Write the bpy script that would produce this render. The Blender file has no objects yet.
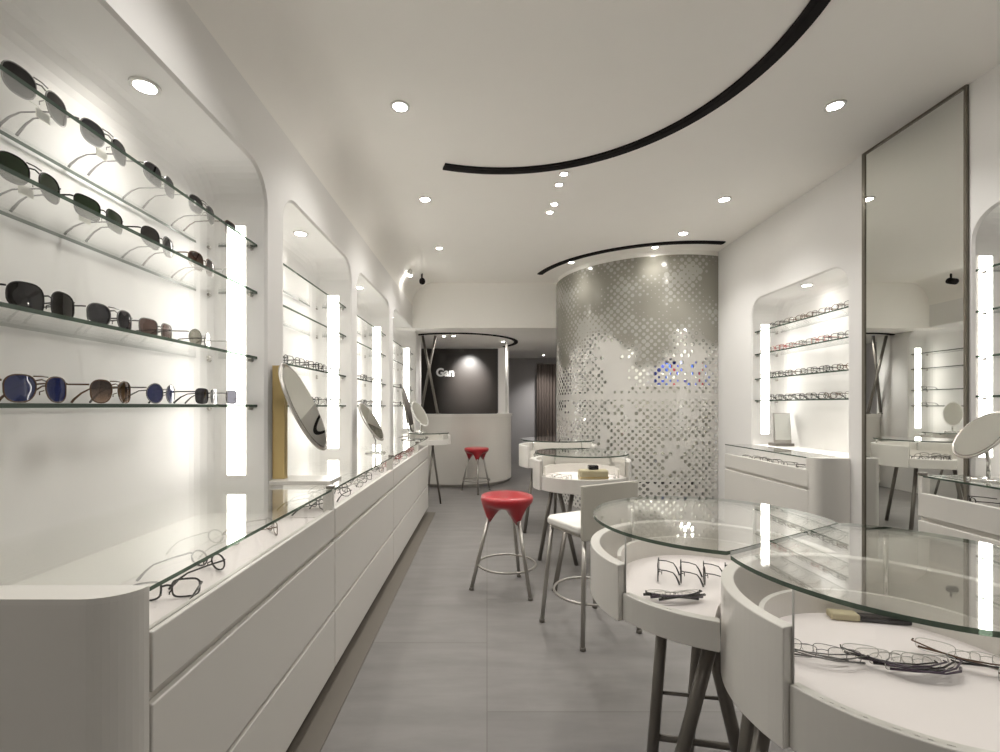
import bpy, bmesh, math, random
from mathutils import Vector, Matrix
random.seed(7)
PI = math.pi
S = 0.76                     # drawing units -> metres (camera height 1.35 u = 1.03 m)
sc = bpy.context.scene
C = sc.collection

# ------------------------------------------------------------------ camera, world, exposure
cam_d = bpy.data.cameras.new('camera'); cam = bpy.data.objects.new('camera', cam_d); C.objects.link(cam)
cam.location = (0, 0, 1.35*S); cam.rotation_euler = (PI/2, 0, 0)
cam_d.sensor_width = 36; cam_d.lens = 36*0.47; cam_d.shift_x = 0.013; cam_d.shift_y = 0.030
cam_d.clip_start = 0.02; cam_d.clip_end = 100
sc.camera = cam
sc.view_settings.view_transform = 'Standard'; sc.view_settings.look = 'None'
sc.view_settings.gamma = 1; sc.view_settings.use_curve_mapping = False
sc.view_settings.exposure = 1.98
sc.cycles.use_denoising = True
sc.cycles.max_bounces = 10; sc.cycles.diffuse_bounces = 8; sc.cycles.glossy_bounces = 5
sc.cycles.transparent_max_bounces = 24; sc.cycles.sample_clamp_indirect = 4.0
sc.cycles.caustics_reflective = False; sc.cycles.caustics_refractive = False
FILL = 0.04        # weak ambient fill, added as if from an unseen shop front behind the camera
SPOT = 9.0        # watts of each ceiling downlight
STRIP = 3.3       # emission of niche light strips
w = bpy.data.worlds.new('world'); sc.world = w; w.use_nodes = True
bg = w.node_tree.nodes['Background']; bg.inputs[0].default_value = (1.0, 0.97, 0.93, 1); bg.inputs[1].default_value = FILL

# ------------------------------------------------------------------ materials
def mat(name, col, rough=0.5, metal=0.0, spec=0.5, coat=0.0, noise=0.0, nscale=8.0, emit=None, estr=0.0):
    m = bpy.data.materials.new(name); m.use_nodes = True
    nt = m.node_tree; b = nt.nodes['Principled BSDF']
    b.inputs['Base Color'].default_value = (*col, 1); b.inputs['Roughness'].default_value = rough
    b.inputs['Metallic'].default_value = metal; b.inputs['Specular IOR Level'].default_value = spec
    b.inputs['Coat Weight'].default_value = coat; b.inputs['Coat Roughness'].default_value = 0.08
    tc = nt.nodes.new('ShaderNodeTexCoord'); n = nt.nodes.new('ShaderNodeTexNoise')
    n.inputs['Scale'].default_value = nscale; n.inputs['Detail'].default_value = 4
    nt.links.new(tc.outputs['Object'], n.inputs['Vector'])
    r = nt.nodes.new('ShaderNodeMapRange'); r.inputs['To Min'].default_value = 1-max(noise, .01); r.inputs['To Max'].default_value = 1+max(noise, .01)
    nt.links.new(n.outputs['Fac'], r.inputs['Value'])
    mx = nt.nodes.new('ShaderNodeVectorMath'); mx.operation = 'SCALE'; mx.inputs[0].default_value = col
    nt.links.new(r.outputs[0], mx.inputs['Scale']); nt.links.new(mx.outputs[0], b.inputs['Base Color'])
    if emit: b.inputs['Emission Color'].default_value = (*emit, 1); b.inputs['Emission Strength'].default_value = estr
    return m

def glassmat(name, tint, refl=1.0, rough=0.0, ior=1.5, alpha=1.0, body=(.5,.5,.5), grad=None):
    """thin sheet glass: tinted see-through with Fresnel reflection (alpha<1 adds a matte body)"""
    m = bpy.data.materials.new(name); m.use_nodes = True; nt = m.node_tree
    for n in list(nt.nodes): nt.nodes.remove(n)
    out = nt.nodes.new('ShaderNodeOutputMaterial'); tr = nt.nodes.new('ShaderNodeBsdfTransparent'); gl = nt.nodes.new('ShaderNodeBsdfGlossy')
    fr = nt.nodes.new('ShaderNodeFresnel'); fr.inputs['IOR'].default_value = ior
    mu = nt.nodes.new('ShaderNodeMath'); mu.operation = 'MULTIPLY'; mu.inputs[1].default_value = refl; mu.use_clamp = True
    ge = nt.nodes.new('ShaderNodeNewGeometry'); im = nt.nodes.new('ShaderNodeMapRange')   # same reflectance on both faces of the sheet
    im.inputs['To Min'].default_value = ior; im.inputs['To Max'].default_value = 1/ior
    nt.links.new(ge.outputs['Backfacing'], im.inputs['Value']); nt.links.new(im.outputs[0], fr.inputs['IOR'])
    nt.links.new(fr.outputs[0], mu.inputs[0])
    tr.inputs[0].default_value = (*tint, 1); gl.inputs[0].default_value = (1, 1, 1, 1); gl.inputs['Roughness'].default_value = rough
    src = tr
    if grad:                         # lens tint runs from dark at the top to pale at the bottom
        tc = nt.nodes.new('ShaderNodeTexCoord'); sx = nt.nodes.new('ShaderNodeSeparateXYZ'); nt.links.new(tc.outputs['Generated'], sx.inputs[0])
        cr = nt.nodes.new('ShaderNodeValToRGB'); cr.color_ramp.elements[0].color = (*grad, 1); cr.color_ramp.elements[1].color = (*tint, 1)
        cr.color_ramp.elements[1].position = .8
        nt.links.new(sx.outputs[2], cr.inputs[0]); nt.links.new(cr.outputs[0], tr.inputs[0])
    if alpha < 1:
        d = nt.nodes.new('ShaderNodeBsdfDiffuse'); d.inputs[0].default_value = (*body, 1)
        m1 = nt.nodes.new('ShaderNodeMixShader'); m1.inputs[0].default_value = alpha
        nt.links.new(d.outputs[0], m1.inputs[1]); nt.links.new(tr.outputs[0], m1.inputs[2]); src = m1
    mx = nt.nodes.new('ShaderNodeMixShader'); nt.links.new(mu.outputs[0], mx.inputs[0])
    nt.links.new(src.outputs[0], mx.inputs[1]); nt.links.new(gl.outputs[0], mx.inputs[2]); nt.links.new(mx.outputs[0], out.inputs[0])
    return m

def emis(name, col, s):
    m = bpy.data.materials.new(name); m.use_nodes = True; nt = m.node_tree
    for n in list(nt.nodes): nt.nodes.remove(n)
    out = nt.nodes.new('ShaderNodeOutputMaterial'); e = nt.nodes.new('ShaderNodeEmission'); e.inputs[0].default_value = (*col, 1); e.inputs[1].default_value = s
    nt.links.new(e.outputs[0], out.inputs[0]); return m

def floor_mat():
    m = bpy.data.materials.new('floor_tiles'); m.use_nodes = True; nt = m.node_tree; b = nt.nodes['Principled BSDF']
    tc = nt.nodes.new('ShaderNodeTexCoord'); mp = nt.nodes.new('ShaderNodeMapping')
    mp.inputs['Location'].default_value = (0.0, 0.95*S, 0)
    nt.links.new(tc.outputs['Object'], mp.inputs[0])
    br = nt.nodes.new('ShaderNodeTexBrick'); br.offset = 0.5; br.inputs['Scale'].default_value = 1
    br.inputs['Brick Width'].default_value = 1.21*S; br.inputs['Row Height'].default_value = 1.21*S
    br.inputs['Mortar Size'].default_value = .002; br.inputs['Mortar Smooth'].default_value = .2
    br.inputs['Color1'].default_value = (.175, .166, .158, 1); br.inputs['Color2'].default_value = (.192, .183, .174, 1); br.inputs['Mortar'].default_value = (.13, .122, .112, 1)
    rot = nt.nodes.new('ShaderNodeMapping'); rot.inputs['Rotation'].default_value = (0, 0, PI/2)
    nt.links.new(mp.outputs[0], rot.inputs[0]); nt.links.new(rot.outputs[0], br.inputs['Vector'])
    st = nt.nodes.new('ShaderNodeMapping'); st.inputs['Scale'].default_value = (1.6, 7, 1); nt.links.new(tc.outputs['Object'], st.inputs[0])
    n = nt.nodes.new('ShaderNodeTexNoise'); n.inputs['Scale'].default_value = 1.8; n.inputs['Detail'].default_value = 7; n.inputs['Roughness'].default_value = .6
    nt.links.new(st.outputs[0], n.inputs['Vector'])
    r = nt.nodes.new('ShaderNodeMapRange'); r.inputs['From Min'].default_value = .3; r.inputs['From Max'].default_value = .7
    r.inputs['To Min'].default_value = .87; r.inputs['To Max'].default_value = 1.1; nt.links.new(n.outputs['Fac'], r.inputs['Value'])
    mx = nt.nodes.new('ShaderNodeVectorMath'); mx.operation = 'SCALE'
    nt.links.new(br.outputs['Color'], mx.inputs[0]); nt.links.new(r.outputs[0], mx.inputs['Scale']); nt.links.new(mx.outputs[0], b.inputs['Base Color'])
    b.inputs['Roughness'].default_value = .42; b.inputs['Specular IOR Level'].default_value = .35
    return m

def screen_mat():
    """glass wall printed with a lattice of dots; UV u = arc length, v = height in metres"""
    m = bpy.data.materials.new('dotted_film_glass'); m.use_nodes = True; nt = m.node_tree; N = nt.nodes; L = nt.links
    for n in list(N): N.remove(n)
    def node(t, **k):
        n = N.new(t)
        for a, v in k.items(): setattr(n, a, v)
        return n
    def math_(op, a, b_=None, c=None, clamp=False):
        n = node('ShaderNodeMath', operation=op, use_clamp=clamp)
        for i, v in enumerate((a, b_, c)):
            if v is None: continue
            if isinstance(v, (int, float)): n.inputs[i].default_value = v
            else: L.new(v, n.inputs[i])
        return n.outputs[0]
    uv = node('ShaderNodeTexCoord').outputs['UV']
    def lattice(off):
        a = node('ShaderNodeVectorMath', operation='MULTIPLY_ADD'); L.new(uv, a.inputs[0]); a.inputs[1].default_value = (1/.066, 1/.066, 0); a.inputs[2].default_value = (off, off, 0)
        f = node('ShaderNodeVectorMath', operation='FLOOR'); L.new(a.outputs[0], f.inputs[0])
        s = node('ShaderNodeVectorMath', operation='SUBTRACT'); L.new(a.outputs[0], s.inputs[0]); L.new(f.outputs[0], s.inputs[1])
        c = node('ShaderNodeVectorMath', operation='DISTANCE'); L.new(s.outputs[0], c.inputs[0]); c.inputs[1].default_value = (.5, .5, 0)
        wn = node('ShaderNodeTexWhiteNoise', noise_dimensions='3D')
        o2 = node('ShaderNodeVectorMath', operation='ADD'); L.new(f.outputs[0], o2.inputs[0]); o2.inputs[1].default_value = (off*31, 0, off*7); L.new(o2.outputs[0], wn.inputs['Vector'])
        cl = node('ShaderNodeTexNoise'); cl.inputs['Scale'].default_value = .17; cl.inputs['Detail'].default_value = 1.5; L.new(f.outputs[0], cl.inputs['Vector'])
        return c.outputs['Value'], wn.outputs['Value'], cl.outputs['Fac']
    sep = node('ShaderNodeSeparateXYZ'); L.new(uv, sep.inputs[0]); v = sep.outputs[1]
    nz = node('ShaderNodeTexNoise'); nz.inputs['Scale'].default_value = 2.2; nz.inputs['Detail'].default_value = 2; L.new(uv, nz.inputs['Vector'])
    edge = math_('MULTIPLY_ADD', nz.outputs['Fac'], 1.0, -0.5)
    ve = math_('ADD', v, edge)
    up = node('ShaderNodeMapRange'); up.inputs['From Min'].default_value = 1.50; up.inputs['From Max'].default_value = 1.62; L.new(ve, up.inputs['Value'])
    upper = up.outputs[0]
    holes = None; whites = None
    for off in (0.0, 0.5):
        d, rnd, cl = lattice(off)
        rad = math_('MULTIPLY_ADD', rnd, .13, .15)
        ins = math_('LESS_THAN', d, rad)
        # a hole is open where the cluster noise is strong enough
        keep = math_('GREATER_THAN', math_('MULTIPLY_ADD', rnd, .22, cl), .50)
        h = math_('MULTIPLY', ins, keep)
        holes = h if holes is None else math_('MAXIMUM', holes, h)
        rad2 = math_('MULTIPLY_ADD', cl, 1.6, -.72)
        keep2 = math_('LESS_THAN', d, math_('MULTIPLY_ADD', rnd, .12, rad2))
        whites = keep2 if whites is None else math_('MAXIMUM', whites, keep2)
    # plain bands where the film is not punched
    b1 = math_('MULTIPLY', math_('GREATER_THAN', v, 1.085), math_('LESS_THAN', v, 1.145))
    holes = math_('MULTIPLY', holes, math_('SUBTRACT', 1.0, b1))
    film = node('ShaderNodeBsdfPrincipled'); film.inputs['Base Color'].default_value = (.58, .565, .53, 1); film.inputs['Roughness'].default_value = .25
    film2 = node('ShaderNodeBsdfPrincipled'); film2.inputs['Roughness'].default_value = .13; film2.inputs['Specular IOR Level'].default_value = .8
    cm = node('ShaderNodeMix', data_type='RGBA'); L.new(whites, cm.inputs[0]); cm.inputs[6].default_value = (.28, .27, .232, 1); cm.inputs[7].default_value = (.41, .40, .365, 1)
    L.new(cm.outputs[2], film2.inputs['Base Color'])
    tr = node('ShaderNodeBsdfTransparent'); tr.inputs[0].default_value = (.93, .95, .93, 1)
    gl = node('ShaderNodeBsdfGlossy'); gl.inputs['Roughness'].default_value = .02
    fr = node('ShaderNodeFresnel'); tg = node('ShaderNodeMixShader'); L.new(fr.outputs[0], tg.inputs[0]); L.new(tr.outputs[0], tg.inputs[1]); L.new(gl.outputs[0], tg.inputs[2])
    low = node('ShaderNodeMixShader'); L.new(holes, low.inputs[0]); L.new(film.outputs[0], low.inputs[1]); L.new(tg.outputs[0], low.inputs[2])
    allm = node('ShaderNodeMixShader'); L.new(upper, allm.inputs[0]); L.new(low.outputs[0], allm.inputs[1]); L.new(film2.outputs[0], allm.inputs[2])
    out = node('ShaderNodeOutputMaterial'); L.new(allm.outputs[0], out.inputs[0])
    return m

M = dict(
    wall=mat('wall_paint', (.80, .79, .775), .6, noise=.01),
    ceil=mat('ceiling_paint', (.93, .912, .875), .7, noise=.01),
    niche=mat('niche_paint', (.88, .862, .835), .45, noise=.01),
    lacquer=mat('white_lacquer', (.70, .68, .64), .28, spec=.45, coat=.15),
    cab=mat('cabinet_lacquer', (.66, .64, .60), .38),
    tray=mat('tray_white', (.84, .79, .785), .5),
    groove=mat('groove_shadow_gap', (.30, .28, .25), .6),
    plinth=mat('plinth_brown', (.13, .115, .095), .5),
    floor=floor_mat(),
    black=mat('matt_black', (.010, .008, .008), .8, spec=.2),
    blackwall=mat('black_gloss_panel', (.030, .025, .022), .36, spec=.5),
    steel=mat('brushed_steel', (.42, .40, .37), .32, metal=.85),
    bronze=mat('bronze_grey_tube', (.20, .185, .165), .35, metal=.6),
    chrome=mat('chrome', (.75, .75, .73), .12, metal=1),
    whitemetal=mat('white_powder_coat', (.72, .71, .68), .4),
    red=mat('red_plastic', (.37, .012, .020), .28, spec=.5, coat=.3),
    leather=mat('white_leather', (.72, .70, .66), .5, noise=.02, nscale=40),
    creamback=mat('cream_shell', (.46, .44, .385), .45),
    gold=mat('satin_brass', (.62, .47, .22), .3, metal=.7),
    mirror=mat('mirror_silver', (.80, .81, .78), .01, metal=1),
    wood=mat('brown_curtain', (.15, .12, .105), .7, noise=.1),
    greywall=mat('grey_wall', (.45, .435, .44), .6),
    tan=mat('tan_card', (.52, .46, .30), .5),
    tag=mat('tag_paper', (.80, .79, .68), .6),
    dark=mat('dark_acetate', (.018, .015, .016), .22, spec=.6),
    plum=mat('plum_metal', (.055, .035, .06), .3, metal=.3),
    brownf=mat('brown_acetate', (.10, .05, .025), .25),
    greyf=mat('grey_metal_frame', (.16, .155, .15), .3, metal=.7),
    clearf=mat('clear_acetate', (.52, .51, .48), .2),
    redf=mat('red_acetate', (.35, .05, .04), .3),
    bluef=mat('blue_card', (.02, .06, .36), .5),
    strip=emis('light_strip_glow', (1.0, .965, .90), STRIP),
    lampglow=emis('downlight_glow', (1.0, .96, .88), 30.0),
    glass=glassmat('clear_sheet_glass', (.968, .97, .96), 1.25, ior=1.48),
    tglass=glassmat('table_top_glass', (.965, .968, .955), 1.3, ior=1.52),
    gedge=glassmat('green_glass_edge', (.17, .23, .18), .6, alpha=.45, body=(.10, .135, .11)),
    pane=glassmat('thin_clear_pane', (.985, .985, .98), .8, ior=1.4),
    lens_clear=glassmat('clear_lens', (.97, .97, .965), .7),
    lens_dark=glassmat('dark_grey_lens', (.07, .065, .07), 1.0),
    lens_grey=glassmat('grey_lens', (.17, .17, .185), 1.0),
    lens_green=glassmat('green_lens', (.06, .115, .05), 1.0),
    lens_blue=glassmat('blue_lens', (.05, .07, .23), 1.0, alpha=.75, body=(.05, .08, .30)),
    lens_brown=glassmat('brown_lens', (.13, .075, .055), 1.0, grad=(.62, .50, .42)),
    lens_mauve=glassmat('mauve_lens', (.36, .29, .27), 1.0),
    lens_pale=glassmat('pale_grey_lens', (.55, .54, .50), 1.0),
    screen=screen_mat(),
)

# ------------------------------------------------------------------ geometry helpers (coordinates in drawing units)
WL = {}
class MB:
    def __init__(s): s.v = []; s.f = []; s.m = []; s.uv = None; s.sm = set()
    def add(s, vs, fs, mi=0, smooth=False):
        o = len(s.v); s.v += [tuple(v) for v in vs]
        for f in fs:
            s.f.append([i+o for i in f]); s.m.append(mi)
            if smooth: s.sm.add(len(s.f)-1)
        return s
    def box(s, x0, x1, y0, y1, z0, z1, mi=0):
        if x0 > x1: x0, x1 = x1, x0
        if y0 > y1: y0, y1 = y1, y0
        vs = [(x, y, z) for z in (z0, z1) for x, y in ((x0, y0), (x1, y0), (x1, y1), (x0, y1))]
        return s.add(vs, [(3, 2, 1, 0), (4, 5, 6, 7), (0, 1, 5, 4), (1, 2, 6, 5), (2, 3, 7, 6), (3, 0, 4, 7)], mi)
    def prism(s, poly, z0, z1, mi=0, mside=None):
        a = sum(poly[i][0]*poly[(i+1) % len(poly)][1]-poly[(i+1) % len(poly)][0]*poly[i][1] for i in range(len(poly)))
        if a < 0: poly = poly[::-1]
        n = len(poly); vs = [(x, y, z0) for x, y in poly]+[(x, y, z1) for x, y in poly]
        s.add(vs, [tuple(range(n-1, -1, -1)), tuple(range(n, 2*n))], mi)
        return s.add(vs, [(i, (i+1) % n, (i+1) % n+n, i+n) for i in range(n)], mi if mside is None else mside)
    def tube(s, path, r, n=8, closed=False, mi=0, caps=True):
        P = [Vector(p) for p in path]; k = len(P); rr = r if isinstance(r, (list, tuple)) else [r]*k
        rings = []; up = None
        for i in range(k):
            a = P[(i-1) % k] if (closed or i > 0) else P[i]; b = P[(i+1) % k] if (closed or i < k-1) else P[i]
            t = (b-a).normalized()
            if up is None:
                up = Vector((0, 0, 1)) if abs(t.z) < .9 else Vector((1, 0, 0))
            u = up-t*up.dot(t)
            if u.length < 1e-5: u = Vector((1, 0, 0))-t*t.x
            u.normalize(); up = u; q = t.cross(u)
            rings.append([P[i]+(u*math.cos(2*PI*j/n)+q*math.sin(2*PI*j/n))*rr[i] for j in range(n)])
        vs = [p for r_ in rings for p in r_]; fs = []
        for i in range(k if closed else k-1):
            a, b = i*n, ((i+1) % k)*n
            fs += [(a+j, a+(j+1) % n, b+(j+1) % n, b+j) for j in range(n)]
        s.add(vs, fs, mi, True)
        if caps and not closed: s.add(rings[0], [tuple(range(n-1, -1, -1))], mi); s.add(rings[-1], [tuple(range(n))], mi)
        return s
    def lathe(s, prof, cx=0, cy=0, n=32, mi=0, smooth=True):
        vs = [(cx+r*math.cos(2*PI*j/n), cy+r*math.sin(2*PI*j/n), z) for r, z in prof for j in range(n)]
        fs = []
        for i in range(len(prof)-1):
            fs += [(i*n+j, i*n+(j+1) % n, (i+1)*n+(j+1) % n, (i+1)*n+j) for j in range(n)]
        s.add(vs, fs, mi, smooth)
        s.add(vs[:n], [tuple(range(n-1, -1, -1))], mi); s.add(vs[-n:], [tuple(range(n))], mi)
        return s
    def wallarc(s, cx, cy, r0, r1, a0, a1, z0, z1, n=40, mi=0, ms=None):
        """solid curved wall between radii r0<r1"""
        vs = []
        for i in range(n+1):
            a = a0+(a1-a0)*i/n; c, q = math.cos(a), math.sin(a)
            vs += [(cx+r0*c, cy+r0*q, z0), (cx+r1*c, cy+r1*q, z0), (cx+r1*c, cy+r1*q, z1), (cx+r0*c, cy+r0*q, z1)]
        for j in range(4):
            fs = [(i*4+j, i*4+(j+1) % 4, (i+1)*4+(j+1) % 4, (i+1)*4+j) for i in range(n)]
            s.add(vs, fs, mi, False)
        s.add(vs[:4], [(3, 2, 1, 0)], mi); s.add(vs[-4:], [(0, 1, 2, 3)], mi)
        return s
    def build(s, name, m, parent=None, bevel=0, local=False, smooth=False):
        me = bpy.data.meshes.new(name)
        off = Vector((0, 0, 0)) if (parent is None or local) else WL.get(parent.name, Vector((0, 0, 0)))
        me.from_pydata([((Vector(v)-off)*S)[:] for v in s.v], [], s.f)
        bm = bmesh.new(); bm.from_mesh(me); bmesh.ops.remove_doubles(bm, verts=bm.verts, dist=1e-5)
        bmesh.ops.recalc_face_normals(bm, faces=bm.faces)
        bm.to_mesh(me); bm.free()
        for mm in (m if isinstance(m, (list, tuple)) else [m]): me.materials.append(mm)
        if len(me.polygons) == len(s.f):
            for i, p in enumerate(me.polygons):
                p.material_index = s.m[i]; p.use_smooth = (i in s.sm) or smooth
        else:
            for p in me.polygons: p.use_smooth = smooth
        o = bpy.data.objects.new(name, me); C.objects.link(o)
        if parent is not None: o.parent = parent
        WL[o.name] = off if parent is not None else Vector((0, 0, 0))
        if bevel:
            b = o.modifiers.new('bevel', 'BEVEL'); b.width = bevel*S; b.segments = 3; b.limit_method = 'ANGLE'; b.angle_limit = math.radians(40)
        return o

def thing(name, label, cat, loc=(0, 0, 0), rotz=0, group=None):
    o = bpy.data.objects.new(name, None); C.objects.link(o); o.empty_display_size = .05
    o.location = Vector(loc)*S; o.rotation_euler = (0, 0, rotz); o['label'] = label; o['category'] = cat
    if group: o['group'] = group
    WL[o.name] = Vector(loc); return o
def tag(o, label, cat, group=None, kind=None):
    o['label'] = label; o['category'] = cat
    if group: o['group'] = group
    if kind: o['kind'] = kind
    return o
def struct(name, mb, m, **k):
    o = mb.build(name, m, **k); o['kind'] = 'structure'; return o
def dup(root, loc, rotz=0, label=None, group=None, rot=None):
    r = root.copy(); C.objects.link(r); r.location = Vector(loc)*S; r.rotation_euler = rot or (0, 0, rotz)
    if label: r['label'] = label
    if group: r['group'] = group
    for ch in list(root.children):
        c = ch.copy(); C.objects.link(c); c.parent = r
        for g in ch.children:
            d = g.copy(); C.objects.link(d); d.parent = c
    return r
def arcpts(cx, cy, r, a0, a1, n): return [(cx+r*math.cos(a0+(a1-a0)*i/n), cy+r*math.sin(a0+(a1-a0)*i/n)) for i in range(n+1)]
D = math.radians

# ------------------------------------------------------------------ room shell
ZC = 3.20; ZL = 2.52; XL = -1.12; XR = 2.77; YB = 7.05; ZN = 2.54
struct('floor', MB().box(-2.2, 4.4, -4.1, 12.2, -.06, 0), M['floor'])
# ceiling slab with a cove to the left wall
cv = MB(); prof = []
rc = .34
for i in range(13):
    a = PI-(PI/2)*i/12
    prof.append((XL+rc+rc*math.cos(a), ZC-rc+rc*math.sin(a)))
prof += [(XR+.2, ZC), (XR+.2, ZC+.1), (XL-.2, ZC+.1), (XL-.2, ZC-rc)]
n = len(prof)
vs = [(x, -4.0, z) for x, z in prof]+[(x, YB+.02, z) for x, z in prof]
cv.add(vs, [tuple(range(n)), tuple(range(2*n-1, n-1, -1))]); cv.add(vs, [(i, (i+1) % n, (i+1) % n+n, i+n) for i in range(n)], 0, True)
oc = struct('ceiling', cv, M['ceil'])
for p in oc.data.polygons: p.use_smooth = len(p.vertices) == 4
es = oc.modifiers.new('split', 'EDGE_SPLIT'); es.split_angle = D(35)
# dropped ceiling over the back of the shop; its front face is the bulkhead
struct('trim_1', MB().box(-2.2, 4.4, YB, 12.2, ZL, ZC+.1), M['ceil'])

def arch_loop(y0, y1, z0, z1, r, ins=0, k=8):
    y0 += ins; y1 -= ins; z1 -= ins; r = max(r-ins*.3, .02)
    pts = [(y0, z0)]
    pts += [(y0+r-r*math.cos(PI/2*i/k), z1-r+r*math.sin(PI/2*i/k)) for i in range(k+1)]
    pts += [(y1-r+r*math.sin(PI/2*i/k), z1-r+r*math.cos(PI/2*i/k)) for i in range(k+1)]
    pts += [(y1, z0)]
    return pts
def niche_wall(name, X, s, bays, ya, yb, z0, z1, r, ztop, depth, m):
    """wall in plane X with arched niches going outward (direction s)"""
    mb = MB(); cuts = [ya]+[(bays[i][1]+bays[i+1][0])/2 for i in range(len(bays)-1)]+[yb]
    for b, (y0, y1) in enumerate(bays):
        a, c = cuts[b], cuts[b+1]
        lp = arch_loop(y0, y1, z0, z1, r)
        poly = [(a, z0), (a, ztop), (c, ztop), (c, z0)]+lp[::-1]
        mb.add([(X, y, z) for y, z in poly], [tuple(range(len(poly)))])
        mb.add([(X, a, 0), (X, c, 0), (X, c, z0), (X, a, z0)], [(0, 1, 2, 3)])
        # raised lip, tunnel, rounded back corner, back
        steps = [(0, -.0), (0.0, .0), (0.012, .012), (.014, depth-.10)]
        for i in range(1, 6):
            t = PI/2*i/5; steps.append((.014+.10*(1-math.cos(t)), depth-.10+.10*math.sin(t)))
        loops = []
        for ins, dp in steps: loops.append([(X+s*dp, y, z) for y, z in arch_loop(y0, y1, z0, z1, r, ins)])
        k = len(lp)
        for i in range(len(loops)-1):
            # the side panels stay flat: only the top is rounded by interpolating y inset back to the panel
            A, B = loops[i], loops[i+1]
            mb.add(A+B, [(j, j+1, k+j+1, k+j) for j in range(k-1)], 1, False)
        mb.add(loops[-1], [tuple(range(k))], 1)
    o = mb.build(name, [M['wall'], M['niche']]); o['kind'] = 'structure'
    return o
ZT_ = .80
NL = [(.93, 2.40), (2.58, 3.90), (4.05, 5.43), (5.60, 7.42)]
niche_wall('wall_left', XL, -1, NL, -4.0, 7.90, ZT_, ZN, .17, ZC-.3, .33, M['wall'])
NR = [(1.10, 2.688), (3.60, 4.93)]
niche_wall('wall_right', XR, 1, NR, -4.0, 5.655, .93, 2.46, .17, ZC+.02, .33, M['wall'])
# shop front behind the camera: wall with a wide window
struct('wall_front', MB().box(-1.3, -.75, -4.1, -4.0, 0, ZC+.1).box(2.4, 3.0, -4.1, -4.0, 0, ZC+.1).box(-.75, 2.4, -4.1, -4.0, 2.5, ZC+.1), M['wall'])
struct('window_1', MB().box(-.75, 2.4, -4.06, -4.05, .02, 2.5), M['pane'])
# return of the left wall and the rear room
struct('wall_rear_left', MB().box(-1.6, XL, 7.90, 8.0, 0, ZL+.02), M['wall'])
struct('wall_side_left', MB().box(-1.75, -1.6, 7.90, 12.2, 0, ZL), M['greywall'])
struct('wall_back', MB().box(-2.2, 4.4, 11.5, 11.7, 0, ZL+.02), M['greywall'])
struct('wall_partition', MB().box(-1.6, .24, 9.46, 9.66, 0, ZL), M['wall'])
struct('wall_partition_end', MB().box(.24, .44, 9.46, 9.9, 0, ZL), M['niche'])
bw = MB().box(-1.44, .22, 9.42, 9.455, 1.0, ZL-.02).build('feature_panel', M['blackwall'])
tag(bw, 'glossy black feature panel behind the reception desk', 'wall panel')
tc_ = bpy.data.curves.new('logo_sign', 'FONT'); tc_.body = 'Gan'; tc_.size = .22*S; tc_.extrude = .008; tc_.offset = .006
lg = bpy.data.objects.new('logo_sign', tc_); C.objects.link(lg); lg.location = (0, 0, 0); bpy.context.view_layer.update()
me_ = bpy.data.meshes.new_from_object(lg.evaluated_get(bpy.context.evaluated_depsgraph_get())); bpy.data.objects.remove(lg); lg = bpy.data.objects.new('logo_sign', me_); C.objects.link(lg)
lg.location = (-1.02*S, 9.41*S, 1.95*S); lg.rotation_euler = (PI/2, 0, 0)
lg.data.materials.clear(); lg.data.materials.append(mat('logo_white', (.85, .84, .82), .3, emit=(1, .98, .95), estr=.03))
tag(lg, 'small glowing white letters mounted on the black panel behind reception', 'sign')
# room behind the curved screen
struct('wall_screen_room', MB().box(4.0, 4.1, 5.6, 8.8, 0, ZC), M['wall'])
struct('wall_screen_back', MB().box(1.9, 4.1, 8.5, 8.6, 0, ZL), M['wall'])
struct('wall_screen_side', MB().box(XR+.02, 4.1, 5.66, 5.74, 0, ZC), M['wall'])
struct('trim_2', MB().box(XR+.15, 4.1, 5.5, YB+.01, ZC-.02, ZC+.1), M['ceil'])
# dark strip on the floor along the left counter
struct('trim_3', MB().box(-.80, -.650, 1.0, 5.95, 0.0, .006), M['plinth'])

# ------------------------------------------------------------------ curved dotted screen
cx, cy, R = 2.36, 6.90, 1.335
mb = MB(); n = 96; a0, a1 = D(288.3), D(150)
zt, zb = ZC-.055, 0.0
verts = []; uvs = []
for i in range(n+1):
    a = a0+(a1-a0)*i/n
    for rr in (R, R-.03):
        for z in (zb, ZL-.005 if False else zt):
            verts.append((cx+rr*math.cos(a), cy+rr*math.sin(a), z))
fs = []
me = bpy.data.meshes.new('dotted_screen')
for i in range(n):
    b = i*4; c = b+4
    fs += [(b, c, c+1, b+1), (b+2, b+3, c+3, c+2), (b+1, c+1, c+3, b+3), (b, b+2, c+2, c)]
fs += [(0, 1, 3, 2), (n*4, n*4+2, n*4+3, n*4+1)]
# behind the bulkhead line the screen stops at the dropped ceiling
vv = []
for (x, y, z) in verts: vv.append((x*S, y*S, (min(z, ZL-.004) if (y > YB-.02 and z > 1) else z)*S))
me.from_pydata(vv, [], fs); uvl = me.uv_layers.new(name='UVMap')
for p in me.polygons:
    for li in p.loop_indices:
        vi = me.loops[li].vertex_index; i = vi//4
        uvl.data[li].uv = ((a0-(a0+(a1-a0)*i/n))*R*S*1.0, me.vertices[vi].co.z)
    p.use_smooth = False
me.materials.append(M['screen']); me.materials.append(M['lacquer'])
for p in me.polygons[4*n:]: p.material_index = 1
o = bpy.data.objects.new('curved_screen', me); C.objects.link(o)
tag(o, 'tall curved glass screen printed with a lattice of pale dots', 'partition')
MB().wallarc(cx, cy, R-.03, R-.006, D(288.3), D(184), ZC-.055, ZC-.001, 60).build('top_rail', M['ceil'], o)
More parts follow.
